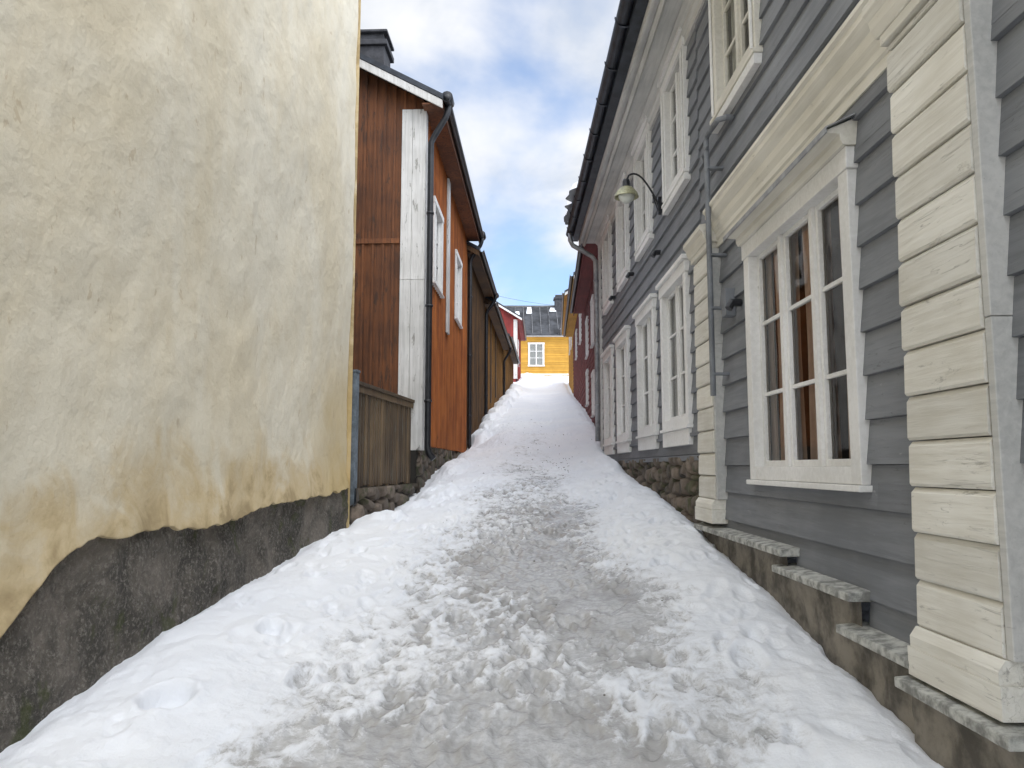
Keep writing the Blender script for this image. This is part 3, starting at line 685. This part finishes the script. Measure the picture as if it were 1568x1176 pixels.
# ------------------------------------------------------------------ fence between plaster and timber house
FE=empty('wooden_fence',(-1.90,9.12,0),.12); m=MB(1); y=0.12
while y<2.72:
    m.box(-.01,.016+random.uniform(0,.006),y,y+.085,-.24+random.uniform(-.02,.02),.98+random.uniform(-.012,.012)); y+=.115
m.box(-.05,-.012,0.05,2.78,.1,.2); m.box(-.05,-.012,0.05,2.78,.72,.82)
m.obj('slats',fence_m,FE,.003)
m=MB(1); m.box(-.06,.06,.06,2.8,.985,1.03); m.box(.023,.040,.06,2.8,.90,.984); m.obj('top_rail',fence_m,FE,.004)
m=MB(1); m.box(-.06,.06,-.04,.07,-.6,1.12); m.box(-.07,.07,-.05,.08,1.12,1.15); m.obj('post',plain('blue_grey_post',(.13,.16,.19),.7,0,.3,9),FE,.005)
X,Y,Z,idv,e=rubble('stone_footing',9.02,12.1,-1.4,-.25,lambda Y:0*Y,None,cell=.2,seed=12,depth=.10)
a_=math.atan(.12); wx=-1.86+.12*(Y-9.02)-.03+X; dx=wx+1.90; dy=Y-9.12
grid_mesh('stone_footing',dx*math.cos(a_)-dy*math.sin(a_),dx*math.sin(a_)+dy*math.cos(a_),Z,rubble_m,FE,{'rnd':idv,'hgt':e})

m=MB(1)
m.tube([(-2+ i*.9, 40+i*.3, 9.3-.45*i/8-.25*math.sin(math.pi*i/8)) for i in range(9)],.007,5)
m.obj('overhead_wire',metal_black)

# ------------------------------------------------------------------ sky
wd=bpy.data.worlds.new('World'); scene.world=wd; wd.use_nodes=True; nt=wd.node_tree; nt.nodes.clear()
o=nt.nodes.new('ShaderNodeOutputWorld'); bg=nt.nodes.new('ShaderNodeBackground'); bg.inputs[1].default_value=.15
sk=nt.nodes.new('ShaderNodeTexSky'); sk.sky_type='NISHITA'; sk.sun_disc=False
EL=R(56); AZ=R(150)   # azimuth clockwise from +Y
d=Vector((math.sin(AZ)*math.cos(EL),math.cos(AZ)*math.cos(EL),math.sin(EL)))
sk.sun_elevation=EL; sk.sun_rotation=AZ; sk.air_density=1.0; sk.dust_density=.6; sk.ozone_density=2.0
tc=nt.nodes.new('ShaderNodeTexCoord'); sp=nt.nodes.new('ShaderNodeSeparateXYZ'); nt.links.new(tc.outputs['Generated'],sp.inputs[0])
den=mth(nt,'ADD',mth(nt,'MAXIMUM',sp.outputs[2],0.0),.45)
cb=nt.nodes.new('ShaderNodeCombineXYZ'); nt.links.new(mth(nt,'DIVIDE',sp.outputs[0],den),cb.inputs[0]); nt.links.new(mth(nt,'DIVIDE',sp.outputs[1],den),cb.inputs[1])
mp=nt.nodes.new('ShaderNodeMapping'); mp.inputs['Location'].default_value=(5.3,2.2,0); nt.links.new(cb.outputs[0],mp.inputs[0])
n1=noise(nt,mp.outputs[0],2.6,6,.5,.25); n2=noise(nt,mp.outputs[0],5.0,5,.55,.3)
cl=rng(nt,n1,.33,.57,.16,1)
dt=nt.nodes.new('ShaderNodeVectorMath'); dt.operation='DOT_PRODUCT'; nt.links.new(tc.outputs['Generated'],dt.inputs[0]); dt.inputs[1].default_value=d
glow=rng(nt,dt.outputs['Value'],.1,1.0,1.0,3.6)
ccol=mixc(nt,rng(nt,n2,.33,.62),(5.0,5.35,5.9),(6.9,6.95,7.1))
vm=nt.nodes.new('ShaderNodeVectorMath'); vm.operation='SCALE'; nt.links.new(ccol,vm.inputs[0]); nt.links.new(glow,vm.inputs['Scale'])
blue=mixc(nt,1.0,sk.outputs[0],(1.4,1.55,1.65),'MULTIPLY')
nt.links.new(mixc(nt,cl,blue,vm.outputs[0]),bg.inputs[0]); nt.links.new(bg.outputs[0],o.inputs[0])

sl=bpy.data.lights.new('sun','SUN'); sl.energy=.95; sl.angle=R(40); sl.color=(1,.965,.91)
so=bpy.data.objects.new('sun',sl); scene.collection.objects.link(so)
so.rotation_euler=d.to_track_quat('Z','Y').to_euler()

cam=bpy.data.cameras.new('camera'); co=bpy.data.objects.new('camera',cam); scene.collection.objects.link(co)
cam.sensor_width=36; cam.lens=27.05; cam.clip_end=2000; cam.clip_start=.05
co.location=(0,0,0); co.rotation_euler=(R(96.15),0,0); scene.camera=co
scene.view_settings.view_transform='Standard'; scene.view_settings.look='None'; scene.view_settings.exposure=0
